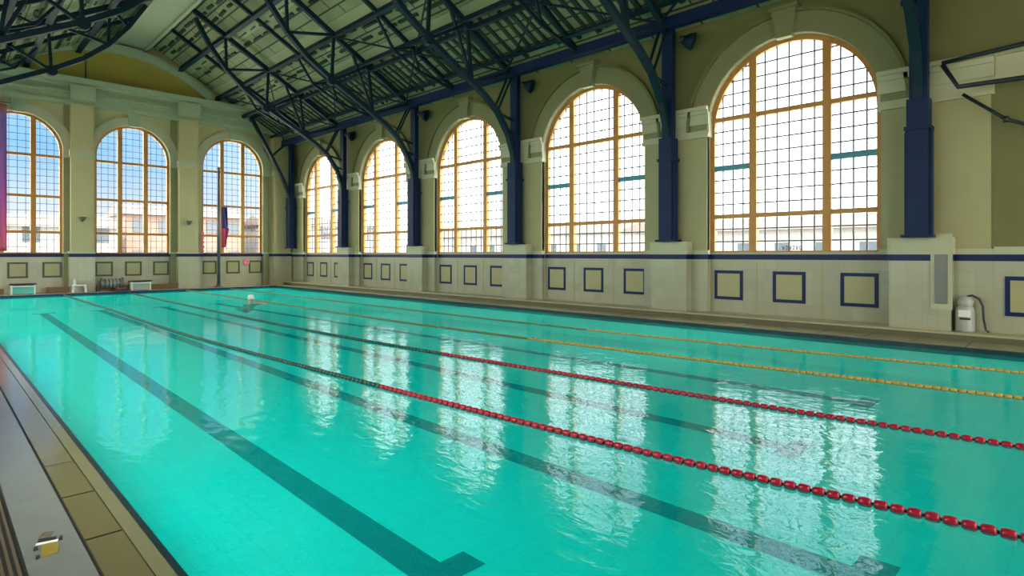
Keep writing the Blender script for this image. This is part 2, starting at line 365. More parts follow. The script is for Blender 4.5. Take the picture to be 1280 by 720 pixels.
# ------------------------------------------------------------------ long-wall mouldings, dado, plinths
def long_wall_trim(P, side, m_dado, full):
    def bx(mb, s0, s1, z0, z1, n0, n1):
        a, b = P(s0, z0, n0), P(s1, z1, n1)
        mb.box(min(a[0],b[0]), max(a[0],b[0]), min(a[1],b[1]), max(a[1],b[1]), z0, z1)
    zf = TR if side == 'right' else DK
    tn = 1
    for c in WY:
        f0 = lambda p: P(p[0], p[1], -.02); f1 = lambda p: P(p[0], p[1], .06); f2 = lambda p: P(p[0], p[1], .14)
        mb = MB().ring(arc(c, SPR, HW), arc(c, SPR, HW+.52), f0, f1)
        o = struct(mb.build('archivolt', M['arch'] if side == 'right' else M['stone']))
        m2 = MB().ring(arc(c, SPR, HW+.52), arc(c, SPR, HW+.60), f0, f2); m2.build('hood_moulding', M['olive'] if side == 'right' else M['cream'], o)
        k = MB().prism([(c-.20,7.50),(c+.20,7.50),(c+.30,8.22),(c-.30,8.22)], f0, lambda p: P(p[0], p[1], .18))
        bx(k, c-.36, c+.36, 8.22, 8.30, 0, .24); k.build('keystone', M['arch'] if side == 'right' else M['stone'], o)
        if not full: continue
        d = MB(); bx(d, c-HW, c+HW, -.3, 1.76, -.42, -.18); d = struct(d.build('dado_panel', m_dado))
        for j in (-1.63, 0, 1.63):
            b = MB(); s, z, h, t = c+j-.02, 1.04, .41, .085
            for (a0,a1,b0,b1) in ((-h,h,h-t,h),(-h,h,-h,-h+t),(-h,-h+t,-h+t,h-t),(h-t,h,-h+t,h-t)): bx(b, s+a0, s+a1, z+b0, z+b1, -.19, -.165)
            b.build('square_border', M['navy'], d)
            b = MB(); bx(b, s-h+t, s+h-t, z-h+t, z+h-t, -.19, -.172); b.build('square_inset', M['inset'], d)
        for j in (-.82, .82):
            b = MB(); bx(b, c+j-.02, c+j+.02, zf, 1.7, -.19, -.170); b.build('joint_strip', M['inset'], d)
    if not full: return
    piers = [(KY[i], WY[i-1]+HW if i else YB+.0, WY[i]-HW if i < 5 else YF) for i in range(6)]
    piers[0] = (KY[0], 1.55, WY[0]-HW)
    for y, a, b in piers:
        mb = MB()
        for z0, z1, n1 in ((5.25,5.36,.09),(5.36,5.62,.05),(5.62,5.90,.09),(5.90,6.02,.14),(6.02,6.12,.20)): bx(mb, a-.06, b+.06, z0, z1, -.3, n1)
        struct(mb.build('impost_moulding', M['stone']))
        mb = MB(); bx(mb, a, b, 2.0, 5.25, -.1, .03); struct(mb.build('pier_face', M['pier']))
        mb = MB(); bx(mb, a-.02, b+.02, -.3, 1.76, -.1, .03); o = struct(mb.build('pier_dado', m_dado))
        if y < 34:
            p = MB(); bx(p, y-.57, y+.57, -.3, 1.76, 0, .34); p.build('plinth', m_dado, o)
            p = MB(); bx(p, y-.60, y+.60, 1.90, 2.27, 0, .38); bx(p, y-.56, y+.56, 2.0, 2.2, 0, .40); p.build('plinth_cap', M['stone'], o)
            p = MB(); bx(p, y-.575, y+.575, 1.76, 1.90, 0, .345); p.build('plinth_band', M['navy'], o)
        p = MB(); bx(p, a-.03, b+.03, 1.76, 1.90, -.1, .036); p.build('pier_band', M['navy'], o)
        p = MB(); bx(p, a-.04, b+.04, 1.90, 2.02, -.1, .05); p.build('pier_cap', M['stone'], o)
    for c in WY:
        p = MB(); bx(p, c-HW, c+HW, 1.76, 1.90, -.42, -.165); o = struct(p.build('navy_band', M['navy']))
        p = MB(); bx(p, c-HW, c+HW, 1.90, 1.96, -.42, -.14); p.build('window_stool', M['stone'], o)
    # the blank bay nearest the camera
    p = MB(); bx(p, YB, 1.55, -.3, 1.76, -.1, -.0+.02); o = struct(p.build('blank_bay_dado', m_dado))
    for s in (.92, -.9, -2.7, -4.5):
        b = MB(); z, h, t = 1.04, .41, .085
        for (a0,a1,b0,b1) in ((-h,h,h-t,h),(-h,h,-h,-h+t),(-h,-h+t,-h+t,h-t),(h-t,h,-h+t,h-t)): bx(b, s+a0, s+a1, z+b0, z+b1, .01, .035)
        b.build('square_border', M['navy'], o)
        b = MB(); bx(b, s-h+t, s+h-t, z-h+t, z+h-t, .01, .028); b.build('square_inset', M['inset'], o)
    b = MB(); bx(b, YB, 1.55, 1.76, 1.90, -.1, .03); b.build('navy_band', M['navy'], o)
    b = MB(); bx(b, YB, 1.505, 1.90, 2.06, -.1, .045); b.build('dado_cap', M['stone'], o)
    b = MB(); bx(b, YB, 1.485, 5.62, 6.02, -.1, .05); bx(b, YB, 1.485, 6.02, 6.12, -.1, .14); bx(b, YB, 1.485, 5.5, 5.62, -.1, .09)
    b.build('string_course', M['stone'], o)
long_wall_trim(PR, 'right', M['dado'], True)
long_wall_trim(PL, 'left', M['dado'], True)

# ------------------------------------------------------------------ end wall: dado, pilasters, entablature, gable arch
FWIN = [(-1.05, 1.2)] 
for i, x in enumerate(FX):
    d = struct(MB().box(x-FHW, x+FHW, YF+.10, YF+.42, -.3, 1.78).build('end_dado_panel', M['dadox']))
    for j in (-1.26, 0, 1.26):
        b = MB(); s, z, h, t, y0 = x+j, 1.17, .37, .085, YF+.082
        for (a0,a1,b0,b1) in ((-h,h,h-t,h),(-h,h,-h,-h+t),(-h,-h+t,-h+t,h-t),(h-t,h,-h+t,h-t)): b.box(s+a0, s+a1, y0, y0+.03, z+b0, z+b1)
        b.build('square_border', M['navy2'], d)
        MB().box(s-h+t, s+h-t, y0+.008, y0+.03, z-h+t, z+h-t).build('square_inset', M['inset'], d)
    MB().box(x-FHW, x+FHW, YF+.085, YF+.42, 1.78, 1.94).build('navy_band', M['navy'], d)
    mb = MB(); f0 = lambda p: (p[0], YF+.02, p[1]); f1 = lambda p: (p[0], YF-.07, p[1])
    o = struct(mb.ring(arc(x, FSPR, FHW), arc(x, FSPR, FHW+.42), f0, f1).build('archivolt', M['stone']))
    MB().prism([(x-.2,8.45),(x+.2,8.45),(x+.3,9.15),(x-.3,9.15)], f0, lambda p: (p[0], YF-.16, p[1])).build('keystone', M['cornice'], o)
edges = [XL] + [e for x in FX for e in (x-FHW, x+FHW)] + [XR]
for a, b in zip(edges[0::2], edges[1::2]):
    o = struct(MB().box(a, b, YF-.04, YF+.1, -.3, 1.78).build('end_pier_dado', M['dadox']))
    MB().box(a-.02, b+.02, YF-.05, YF+.1, 1.78, 1.94).build('navy_band', M['navy'], o)
    MB().box(a-.02, b+.02, YF-.07, YF+.1, 1.94, 2.02).build('dado_cap', M['stone'], o)
    MB().box(a-.02, b+.02, YF-.10, YF, 6.55, 6.85).build('impost', M['stone'], o)
for a, b in ((4.83,5.72), (9.50,10.42), (14.6,15.6), (-.9,.1)):
    o = struct(MB().box(a, b, YF-.42, YF, 2.0, 9.15).build('pilaster', M['cream']))
    MB().box(a-.06, b+.06, YF-.46, YF, -.3, 1.78).build('pedestal', M['dadox'], o)
    MB().box(a-.07, b+.07, YF-.47, YF, 1.78, 1.94).build('navy_band', M['navy'], o)
    MB().box(a-.08, b+.08, YF-.48, YF, 1.94, 2.03).build('pedestal_cap', M['stone'], o)
    MB().box(a-.06, b+.06, YF-.48, YF, 6.6, 6.9).build('impost', M['stone'], o)
    MB().box(a-.05, b+.05, YF-.66, YF, 9.3, 10.0).build('bracket', M['cornice'], o)
e = MB().box(XL, XR, YF-.30, YF+.1, 9.1, 9.3).box(XL, XR, YF-.22, YF+.1, 9.3, 9.62).box(XL, XR, YF-.40, YF+.1, 9.62, 9.72)
e.box(XL, XR, YF-.25, YF+.1, 9.72, 10.0).box(XL, XR, YF-.50, YF+.1, 10.0, 10.12).box(XL, XR, YF-.70, YF+.1, 10.12, 10.36)
struct(e.build('trim_1', M['cornice']), 'pale green cornice across the end wall', 'cornice')
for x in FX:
    struct(MB().box(x+FHW+.02, x+FHW+.36, YF-.06, YF, -.3, 9.1).build('shade_strip', M['shade']))  # shadow right of each end window, put in as a dark olive strip
# segmental arch over the cornice
CX, CHW, RISE = 6.75, 4.25, 1.65
R = (CHW**2 + RISE**2)/(2*RISE); zc = 10.36 + RISE - R; t0 = math.asin(CHW/R)
seg = lambda r: [(CX + r*math.sin(-t0+2*t0*i/30), zc + r*math.cos(-t0+2*t0*i/30)) for i in range(31)]
tm = MB(); sg = seg(R); tm.prism(sg, lambda p: (p[0], YF-.06, p[1]), lambda p: (p[0], YF+.05, p[1])); tymp = struct(tm.build('gable_tympanum', M['tymp']))
MB().ring(seg(R), seg(R+.42), lambda p: (p[0], YF-.34, p[1]), lambda p: (p[0], YF+.02, p[1])).build('gable_arch', M['cornice'], tymp)
MB().box(5.42, 5.50, YF-.09, YF, 10.36, 11.75).build('joint_strip', M['navy2'], tymp)
bs = MB()
for a, b in ((XL, 2.4), (3.9, 4.75), (5.85, 9.4)): bs.box(a, b, YF-.53, YF-.40, DK, .36)
struct(bs.build('baseboard_far', M['skirt']))

# ------------------------------------------------------------------ roof
def slope(sign):
    """underside boards of one roof slope"""
    mb = MB(); x0, x1 = XC, XC + sign*9.1
    z = lambda x: rz(x) + .30
    mb.add([(x0,YB-.3,z(x0)),(x1,YB-.3,z(x1)),(x1,YF+.5,z(x1)),(x0,YF+.5,z(x0)),
            (x0,YB-.3,z(x0)+.2),(x1,YB-.3,z(x1)+.2),(x1,YF+.5,z(x1)+.2),(x0,YF+.5,z(x0)+.2)],
           [(0,1,2,3),(4,7,6,5),(0,4,5,1),(1,5,6,2),(2,6,7,3),(3,7,4,0)])
    return mb
ceil = struct(slope(1).build('ceiling', M['roof']), 'sloping green-grey boarded roof on the window side', 'ceiling')
cl2 = struct(slope(-1).build('ceiling', M['roof']))
for sign, par in ((1, ceil), (-1, cl2)):
    bt = MB()
    for (d0, d1, step, ln) in ((7.7,5.75,.42,1),):
        y = YB
        while y < YF:
            y += step*random.uniform(.8, 1.2)
            a, b = d0 - random.uniform(0,.35), d1 + random.uniform(0,.35)
            xa, xb = XC+sign*a, XC+sign*b; dy = random.uniform(.05,.25)
            bt.bar((xa, y, rz(xa)+.28), (xb, y+dy, rz(xb)+.28), random.uniform(.08,.18), .10)
    for d in (5.0, 4.55, 3.1, 2.75, 1.7, 1.3):
        y = YB + .3
        while y < YF - 1:
            l_ = random.uniform(.35, 1.1); x = XC + sign*(d + random.uniform(-.06,.06))
            bt.bar((x, y, rz(x)+.28), (x+sign*random.uniform(-.05,.05), y+l_, rz(x)+.28), .12, .09); y += l_ + random.uniform(.2,.5)
    bt.build('battens', M['batten'], par)
    st = MB()
    for d in (5.05, 3.6, 2.1):
        x0, x1 = XC+sign*(d+.30), XC+sign*(d+.72)
        st.bar((0.5*(x0+x1), YB, rz(.5*(x0+x1))+.27), (.5*(x0+x1), YF, rz(.5*(x0+x1))+.27), .48, .05, up=(.5*sign,0,.86))
    st.build('plain_boards', M['boards'], par)
struct(MB().box(XC-.6, XC+.6, YB, YF+.1, 12.55, 13.05).box(XC-.72, XC-.58, YB, YF, 12.45, 12.75).box(XC+.58, XC+.72, YB, YF, 12.45, 12.75)
       .build('ridge_beam', M['box']), 'broad grey-green box beam along the ridge', 'beam')

def purlin(name, x, z, label, double=False, m=None, h=.22, w=.16):
    p = empty(name, (x, YB, z)); L_ = YF - YB
    if double:
        for dx in (-.19, .19): MB().box(dx-.075, dx+.075, 0, L_, -h/2-dx*.4, h/2-dx*.4).build('rail', m or M['steel'], p)
    else:
        MB().box(-w/2, w/2, 0, L_, -h/2, h/2).build('web', m or M['steel'], p)
        MB().box(-w/2-.05, w/2+.05, 0, L_, -h/2-.03, -h/2).build('flange', m or M['steel'], p)
    return tag(p, label, 'beam', 'roof beams running the length of the hall')
pos = [(15.10,'eaves',False), (13.05,'first',True), (11.5,'second',False), (9.55,'third',False)]
lab = {'eaves':'navy steel eaves beam along the %s', 'first':'double steel rail in the roof, next above the %s eaves beam',
       'second':'single steel rail halfway up the %s roof slope', 'third':'thin steel rail just below the ridge on the %s slope'}
for sg_, sname in ((1,'window-side'), (-1,'left')):
    for x, k, dbl in pos:
        xx = XC + sg_*(x-XC)
        lb = lab[k] % (('window wall' if sg_ > 0 else 'left wall') if k == 'eaves' else sname)
        purlin('eaves_beam' if k == 'eaves' else 'roof_beam', xx, rz(xx)-.02, lb, dbl, M['steelb'] if k == 'eaves' else None, .30 if k == 'eaves' else .16, .18 if k == 'eaves' else .12)
# second thin rail just above the eaves beam
for sg_, nm in ((1,'window wall'), (-1,'left wall')):
    purlin('roof_beam', XC+sg_*(14.55-XC), rz(14.55)+.02, 'thin steel rail running just above the eaves beam of the %s' % nm, h=.1, w=.1)

ARCH = [(15.42,5.0),(15.32,5.6),(15.05,6.3),(14.5,7.05),(13.9,7.5),(13.3,7.85),(12.4,8.35),(11.4,8.9),(10.4,9.55),(9.6,10.3),(8.9,11.2),(8.3,12.25)]
LEGS = 0
def main_frame(name, y, arch=True):
    f = empty(name, (XC, y, 0)); T = M['steel']
    p = lambda x, z, sg: ((x-XC)*sg, 0, z)
    for sg in (1, -1):
        ar = [p(x,z,sg) for x,z in (ARCH if arch else ((15.42,5.0),(15.25,5.6),(14.85,6.5),(14.2,7.7),(13.05,9.75)))]
        MB().polybar(ar, .19, .17).build('arch_rib', T, f)
        # column: I-section with flanges and base plate
        c = MB(); xo = (15.40-XC)*sg
        c.box(xo-.20, xo+.20, -.20, .20, 2.27, 5.3)
        for a in (-1, 1): c.box(xo-.12, xo+.12, a*.225-.025, a*.225+.025, 2.27, 4.6)
        c = c.build('column', M['steelb'], f)
        MB().box(xo-.24, xo+.24, -.30, .30, 2.27, 2.33).build('base_plate', M['steelb'], c)
        MB().box(xo-.23, xo+.23, -.24, .24, 4.62, 4.70).build('collar', M['steelb'], c)
        MB().box(xo+.02*sg-.10, xo+.02*sg+.10, -.17, .17, 5.1, 8.55).build('post', M['steelb'], f)
        if not arch:
            MB().bar(p(14.25,7.65,sg), p(15.1,8.5,sg), .1, .1, up=(0,1,0)).build('strut', T, f); continue
        rf = [p(15.45, rz(15.45), sg), p(XC+.5, rz(XC+.5), sg)]
        MB().bar(rf[0], rf[1], .16, .20).build('rafter', T, f)
        S_ = [((13.05, rz(13.05)), (13.3, 7.85)), ((11.5, rz(11.5)), (11.4, 8.85)), ((9.55, rz(9.55)), (9.6, 10.3)),
              ((15.1, rz(15.1)), (13.3, 7.85)), ((13.05, rz(13.05)), (11.4, 8.85)), ((11.5, rz(11.5)), (9.6, 10.3)),
              ((9.55, rz(9.55)), (8.9, 11.2)), ((13.3, 7.85), (12.3, rz(12.3)))]
        for (a, b), (c_, d) in S_: MB().bar(p(a,b,sg), p(c_,d,sg), .10, .10, up=(0,1,0)).build('strut', T, f)
        for off in (-.12, .12):
            MB().bar((p(15.15,8.5,sg)[0], off, 8.5), (p(14.45,7.12,sg)[0], off, 7.12), .06, .06, up=(0,1,0)).build('brace', T, f)
        for z, xa in ((7.0,14.55), (6.5,14.93), (6.1,15.12)): MB().bar(p(xa,z,sg), p(15.42,z-.18,sg), .08, .07, up=(0,1,0)).build('rung', T, f)
        MB().lathe([(.20,-.10),(.20,.10)], p(13.05, rz(13.05), sg), 10, 'y', False).build('gusset', T, f)
        MB().lathe([(.20,-.10),(.20,.10)], p(11.4, 8.85, sg), 10, 'y', False).build('gusset', T, f)
    return f
def light_frame(name, y):
    f = empty(name, (XC, y, 0)); T = M['steel']
    p = lambda x, z, sg: ((x-XC)*sg, 0, z)
    for sg in (1, -1):
        MB().bar(p(15.1, rz(15.1), sg), p(XC+.5, rz(XC+.5), sg), .12, .15).build('rafter', T, f)
        lo = [(15.1, 8.55), (13.4, 8.95), (12.2, 9.5), (11.5, 10.5)]
        MB().polybar([p(a,b,sg) for a,b in lo], .08, .09).build('lower_chord', T, f)
        for (a,b),(c_,d) in (((13.05,rz(13.05)),(13.4,8.95)), ((13.05,rz(13.05)),(12.2,9.5))):
            MB().bar(p(a,b,sg), p(c_,d,sg), .07, .07, up=(0,1,0)).build('strut', T, f)
    return f
fl = ['dark blue steel arch frame nearest the camera, its column left of the white canister',
      'dark blue steel arch frame with its column between the two nearest long-wall windows',
      'dark blue steel arch frame with its column between the second and third long-wall windows',
      'dark blue steel arch frame with its column between the third and fourth long-wall windows',
      'dark blue steel arch frame with its column between the fourth and fifth long-wall windows',
      'pair of dark blue steel wall columns with curved brackets, closest to the end wall']
for y, l in zip(KY, fl): tag(main_frame('roof_truss', y if y < 34 else 34.15, y < 34), l, 'truss', 'steel arch frames')
ll = ['nearest the camera, over the nearest long-wall window', 'over the second nearest long-wall window', 'over the middle long-wall window', 'over the second farthest long-wall window', 'over the farthest long-wall window']
for i in range(5): tag(light_frame('roof_truss', KY[i]+3.175), 'slim steel rafter pair without columns ' + ll[i], 'truss', 'light rafter frames')
tag(main_frame('roof_truss', -3.8), 'dark blue steel arch frame behind the camera', 'truss', 'steel arch frames')
# crossed rods in the roof plane
xl = ['nearest', 'second', 'third', 'fourth', 'farthest']
for i in range(5):
    b = empty('roof_bracing', (XC, KY[i], 0)); y1 = min(KY[i+1], 34.15) - KY[i]
    for (xa, xb) in ((14.9, 11.5), (11.5, 14.9)):
        MB().bar((xa-XC, .1, rz(xa)-.10), (xb-XC, y1-.1, rz(xb)-.10), .06, .06).build('rod', M['steel'], b)
    tag(b, 'crossed steel bracing rods in the roof over the %s long-wall window' % ['nearest','second','third','fourth','farthest'][i], 'bracing', 'roof bracing')

# ------------------------------------------------------------------ floors, pool
fl_ = MB().box(XL, .38, YB, YF, -.3, DK-.004)
struct(fl_.build('floor', M['grate']), 'brown slatted deck at the left edge', 'floor')
struct(MB().box(.40, .68, YB, PY1+1.2, -.3, DK).build('deck_strip', M['strip']), 'grey-white painted strip of deck', 'deck')
struct(MB().box(.70, .895, YB, PY1+1.2, -.3, DK).build('deck_tiles', M['dtile']), 'row of buff deck slabs beside the pool', 'deck')
struct(MB().box(.905, PX0, YB, PY1, -.3, DK).build('pool_coping', M['edge']), 'narrow buff coping on the left pool edge', 'deck')
struct(MB().box(.36, .905, YB, PY1, -.3, DK-.012).build('deck_joint', M['gap']))
struct(MB().box(.36, XR+.3, PY1, YF+.3, -.35, DK-.002).build('end_deck', M['coping']), 'cream deck at the far end of the pool', 'deck')
struct(MB().box(PX1, 15.25, YB, PY1, -.3, DK).build('deck_right', M['coping']), 'cream coping along the window-side edge of the pool', 'deck')
struct(MB().box(15.15, XR+.4, YB, PY1+1.2, -.3, TR).build('step', M['tread'], bevel=.015), 'raised cream step at the foot of the window wall', 'step')
struct(MB().box(15.135, 15.16, YB, PY1+1.2, DK, TR-.045).build('step_riser', M['riser']))
struct(MB().box(.36, PX1+.1, YB, PY0, -.35, DK-.002).build('near_deck', M['coping']))
pf = struct(MB().box(PX0-.2, PX1+.2, PY0-.2, PY1+.2, PD-.2, PD).build('pool_floor', M['pool']), 'aqua tiled floor of the pool', 'floor')
pwall = struct(MB().box(PX0-.15, PX0+.002, PY0, PY1, PD, DK-.03).build('pool_wall_left', M['pool']))
struct(MB().box(PX1-.002, PX1+.15, PY0, PY1, PD, DK-.03).build('pool_wall_right', M['pool']))
struct(MB().box(PX0-.15, PX1+.15, PY0-.15, PY0+.002, PD, DK-.03).build('pool_wall_near', M['pool']))
struct(MB().box(PX0-.15, PX1+.15, PY1-.002, PY1+.15, PD, DK-.03).build('pool_wall_far', M['pool']))
struct(MB().box(PX0-.1, PX0+.095, PY0, PY1, -.30, .006).build('waterline_tile', M['wline']))
struct(MB().box(PX1-.012, PX1+.1, PY0, PY1, -.08, .088).build('waterline_tile', M['wline']))
struct(MB().box(PX0, PX1, PY1-.012, PY1+.05, -.08, DK-.03).build('waterline_tile', M['navy']))
def lane_mark(x0, x1, y0, y1, w=.30):
    mb = MB(); mb.add([(x0-w/2,y0,PD+.004),(x0+w/2,y0,PD+.004),(x1+w/2,y1,PD+.004),(x1-w/2,y1,PD+.004)], [(0,1,2,3)])
    mb.add([(x0-.40,y0,PD+.005),(x0+.40,y0,PD+.005),(x0+.40,y0+.28,PD+.005),(x0-.40,y0+.28,PD+.005)], [(0,1,2,3)])
    mb.add([(x1-.40,y1-.28,PD+.005),(x1+.40,y1-.28,PD+.005),(x1+.40,y1,PD+.005),(x1-.40,y1,PD+.005)], [(0,1,2,3)])
    return mb.build('lane_marking', M['mark'], pf)
lane_mark(2.78, 3.45, 3.48, 31.5); lane_mark(5.08, 5.45, 1.1, 31.5); lane_mark(7.85, 7.85, 2.6, 31.5); lane_mark(11.1, 10.3, 2.6, 31.5)
w_ = MB(); w_.add([(PX0,PY0,0),(PX1,PY0,0),(PX1,PY1,0),(PX0,PY1,0)], [(0,1,2,3)])
tag(w_.build('pool_water', M['water']), 'rippled turquoise water filling the pool', 'water', kind='structure')

# ------------------------------------------------------------------ lane ropes
def interp(P, y):
    # P sorted by y: smooth (cosine-free) Catmull-Rom in y
    if y <= P[0][1]: i = 0
    elif y >= P[-1][1]: i = len(P)-2
    else: i = max(k for k in range(len(P)-1) if P[k][1] <= y)
    (x0,y0),(x1,y1) = P[i],P[i+1]; t = (y-y0)/(y1-y0)
    m = lambda j: ((P[min(j+1,len(P)-1)][0]-P[max(j-1,0)][0])/(P[min(j+1,len(P)-1)][1]-P[max(j-1,0)][1]))*(y1-y0)
    return (2*t**3-3*t*t+1)*x0+(t**3-2*t*t+t)*m(i)+(-2*t**3+3*t*t)*x1+(t**3-t*t)*m(i+1)
FPROF = [(.010,-.044),(.025,-.044),(.034,-.028),(.036,0),(.034,.028),(.025,.044),(.010,.044)]
def rope(pts, mats, switch, pitch, label, sc=1.0):
    r = empty('lane_rope', (interp(pts, PY0), PY0, 0))
    ox, oy = r.location.x, r.location.y
    X = lambda y: interp(pts, y)
    ys = [PY0 + .06 + .25*i for i in range(int((PY1-PY0)/.25))] + [PY1-.06]
    MB().tube([(X(y)-ox, y-oy, .012) for y in ys], .012, 6).build('cable', M['cable'], r)
    n = int((PY1-PY0-.1)/pitch); far = MB(); base = {}
    for i in range(n):
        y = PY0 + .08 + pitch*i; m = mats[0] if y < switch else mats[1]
        ang = math.atan2(X(y+.1)-X(y-.1), .2)
        if i < 100:
            if m not in base:
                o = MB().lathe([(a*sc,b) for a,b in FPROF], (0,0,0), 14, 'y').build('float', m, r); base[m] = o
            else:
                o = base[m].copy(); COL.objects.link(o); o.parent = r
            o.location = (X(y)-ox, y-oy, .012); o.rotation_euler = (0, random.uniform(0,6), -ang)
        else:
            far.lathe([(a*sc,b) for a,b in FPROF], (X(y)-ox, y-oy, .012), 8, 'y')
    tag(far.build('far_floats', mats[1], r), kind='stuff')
    return tag(r, label, 'lane rope', 'lane ropes floating on the pool')
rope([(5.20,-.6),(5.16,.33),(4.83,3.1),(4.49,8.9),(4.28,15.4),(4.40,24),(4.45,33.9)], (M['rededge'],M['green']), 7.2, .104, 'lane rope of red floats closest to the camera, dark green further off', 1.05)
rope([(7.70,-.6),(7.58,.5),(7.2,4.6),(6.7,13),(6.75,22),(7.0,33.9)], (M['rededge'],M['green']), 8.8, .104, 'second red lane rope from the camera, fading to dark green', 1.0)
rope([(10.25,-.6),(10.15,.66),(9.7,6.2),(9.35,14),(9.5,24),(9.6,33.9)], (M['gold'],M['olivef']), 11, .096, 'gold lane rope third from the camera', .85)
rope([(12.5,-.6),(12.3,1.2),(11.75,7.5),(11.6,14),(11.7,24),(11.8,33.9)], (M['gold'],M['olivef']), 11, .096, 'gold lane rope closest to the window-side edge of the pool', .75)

# ------------------------------------------------------------------ things along the window wall
def speaker(y, label):
    s = empty('wall_loudspeaker', (15.48, y, 8.05))
    MB().lathe([(.03,-.16),(.10,-.16),(.20,-.02),(.25,.10),(.25,.14),(.22,.14),(.10,.02),(.02,.02)], (0,0,0), 18, 'y').build('horn', M['steel'], s).rotation_euler = (-.3,0,-2.6)
    MB().bar((0,0,0), (.27,0,.12), .05, .05).bar((.25,0,-.02),(.25,0,.26), .10, .04).build('bracket', M['steel'], s)
    MB().lathe([(.09,-.28),(.11,-.20),(.09,-.12)], (0,0,0), 14, 'y').build('driver', M['dark'], s).rotation_euler = (-.3,0,-2.6)
    return tag(s, label, 'loudspeaker', 'loudspeakers on the window wall')
for y, l in zip(KY, ['left of the big near column', 'between the two nearest windows', 'between the second and third windows',
                     'between the third and fourth windows', 'between the fourth and fifth windows']):
    speaker(y-.62 if y > 3 else y+.72, 'round dark horn loudspeaker high on the wall, ' + l)

c = empty('canister', (15.52, 1.96, TR))
MB().lathe([(.0,0),(.16,0),(.165,.03),(.165,.42),(.15,.50),(.10,.55),(.09,.58),(0,.58)], (0,0,0), 24).build('body', M['wgrey'], c)
hd = MB().lathe([(0,-.02),(.12,-.02),(.14,.03),(.125,.15),(.06,.20),(0,.20)], (0,0,0), 20).build('head', M['wgrey'], c); hd.location = (-.01,.01,.55); hd.rotation_euler = (.35,0,0)
MB().tube([(0,-.02,.74),(-.02,-.12,.77),(-.03,-.24,.70),(-.03,-.30,.55),(-.03,-.31,.30),(-.03,-.35,.06),(-.03,-.40,.02)], .022, 10).build('hose', M['dark'], c)
MB().box(-.18,-.155,-.11,.07,.26,.30).build('handle_bar', M['dark'], c)
MB().box(-.175,-.13,-.09,.09,.32,.46).build('name_plate', M['white'], c)
tag(c, 'white canister with curved black hose standing at the foot of the wall', 'canister')
p = empty('wall_panel', (15.405, 2.35, .84))
MB().box(-.03,.02,-.11,.11,0,1.42).build('steel_plate', M['metal'], p, bevel=.004)
MB().box(-.012,.03,-.19,.19,-.12,1.5).build('backing_board', M['stone'], p)
tag(p, 'tall narrow brushed steel panel on the plinth under the nearest blue column', 'panel')
# pipes on the blank bay
def pipe(pts, r, label, clamps=()):
    o = empty('wall_pipe', pts[0]); b = Vector(pts[0])
    MB().tube([Vector(q)-b for q in pts], r, 10).build('tube', M['pipe'], o)
    for q in clamps:
        MB().lathe([(r+.03,-.04),(r+.03,.04)], Vector(q)-b, 12, 'y').build('clamp', M['pipe'], o)
        MB().bar(Vector(q)-b, Vector(q)-b+Vector((XR-q[0],0,0)), .04, .04).build('pipe_bracket', M['pipe'], o)
    return tag(o, label, 'pipe', 'black pipes on the blank bay')
pipe([(15.45,2.35,6.02),(15.5,.9,6.12),(15.5,-6.9,6.15)], .045, 'upper black pipe running level along the blank bay right of the nearest column', [(15.5,.7,6.12),(15.5,-3,6.14)])
pipe([(15.35,2.32,5.95),(15.30,2.05,5.42),(15.35,.9,5.40),(15.35,-6.9,5.45)], .05, 'lower black pipe with an elbow beside the nearest column', [(15.35,.7,5.40),(15.35,-3,5.42)])
pipe([(15.55,2.0,5.30),(15.55,1.3,4.66),(15.55,.6,4.30),(15.55,-1.5,3.4)], .035, 'slanting black pipe falling to the right below the level pipes', [(15.55,1.3,4.66)])
# lettering on the pane of the nearest window (unreadable dark marks)
st = empty('pane_lettering', (XR+.235, 5.87, 2.02)); random.seed(3)
for i in range(6):
    y = -.085*i; mb = MB(); h = random.uniform(.10,.125)
    mb.box(-.004,.004, y-.055, y-.04, 0, h).box(-.004,.004, y-.02, y-.005, 0, h)
    for z in ((.0, h-.02) if i % 2 else (h*.45, .0)): mb.box(-.004,.004, y-.055, y-.005, z, z+.02)
    mb.build('glyph', M['bpaint'], st)
tag(st, 'short row of small dark marks low on the nearest window pane', 'lettering')

# ------------------------------------------------------------------ the far end
def start_block(x, label, panel):
    b = empty('starting_block', (x, 34.25, DK))
    MB().prism([(-.30,.44),(.30,.40),(.30,.46),(-.30,.50)], lambda q: (-.46,q[0],q[1]), lambda q: (.46,q[0],q[1])).build('platform', M['dark'], b)
    MB().box(-.40,.40,-.20,.24,.02,.40).build('body', panel, b)
    for sx in (-.42,.38): MB().box(sx,sx+.05,-.24,.26,0,.42).build('side_plate', M['white'], b)
    MB().box(-.44,.44,-.26,-.20,.34,.40).build('front_rail', M['white'], b)
    return tag(b, label, 'starting block', 'starting blocks at the far end')
start_block(3.02, 'teal-fronted starting block with a dark top at the far left of the pool end', M['blockt'])
start_block(7.60, 'pale starting block with a dark top right of the grey reel', M['wgrey'])
r = empty('lane_rope_reel', (6.45, 34.48, DK))
MB().lathe([(.05,-.42),(.20,-.42),(.22,-.40),(.22,.40),(.20,.42),(.05,.42)], (0,0,.36), 24, 'x').build('drum', M['wgrey'], r)
for x in (-.46,.42): MB().lathe([(.03,0),(.30,0),(.30,.04),(.03,.04)], (x,0,.36), 24, 'x').build('side_disc', M['metal'], r)
drum = [q for q in bpy.data.objects if q.name.startswith('drum')][-1]
for i in range(5): MB().lathe([(.22,-.03),(.255,-.02),(.255,.02),(.22,.03)], (-.30+.15*i,0,.36), 20, 'x').build('rope_turn', M['polem'], drum)
for x in (-.50,.48): MB().bar((x,-.25,.0),(x,0,.36),.04,.04).bar((x,.25,.0),(x,0,.36),.04,.04).bar((x,-.28,.02),(x,.28,.02),.05,.04).build('stand', M['polem'], r)
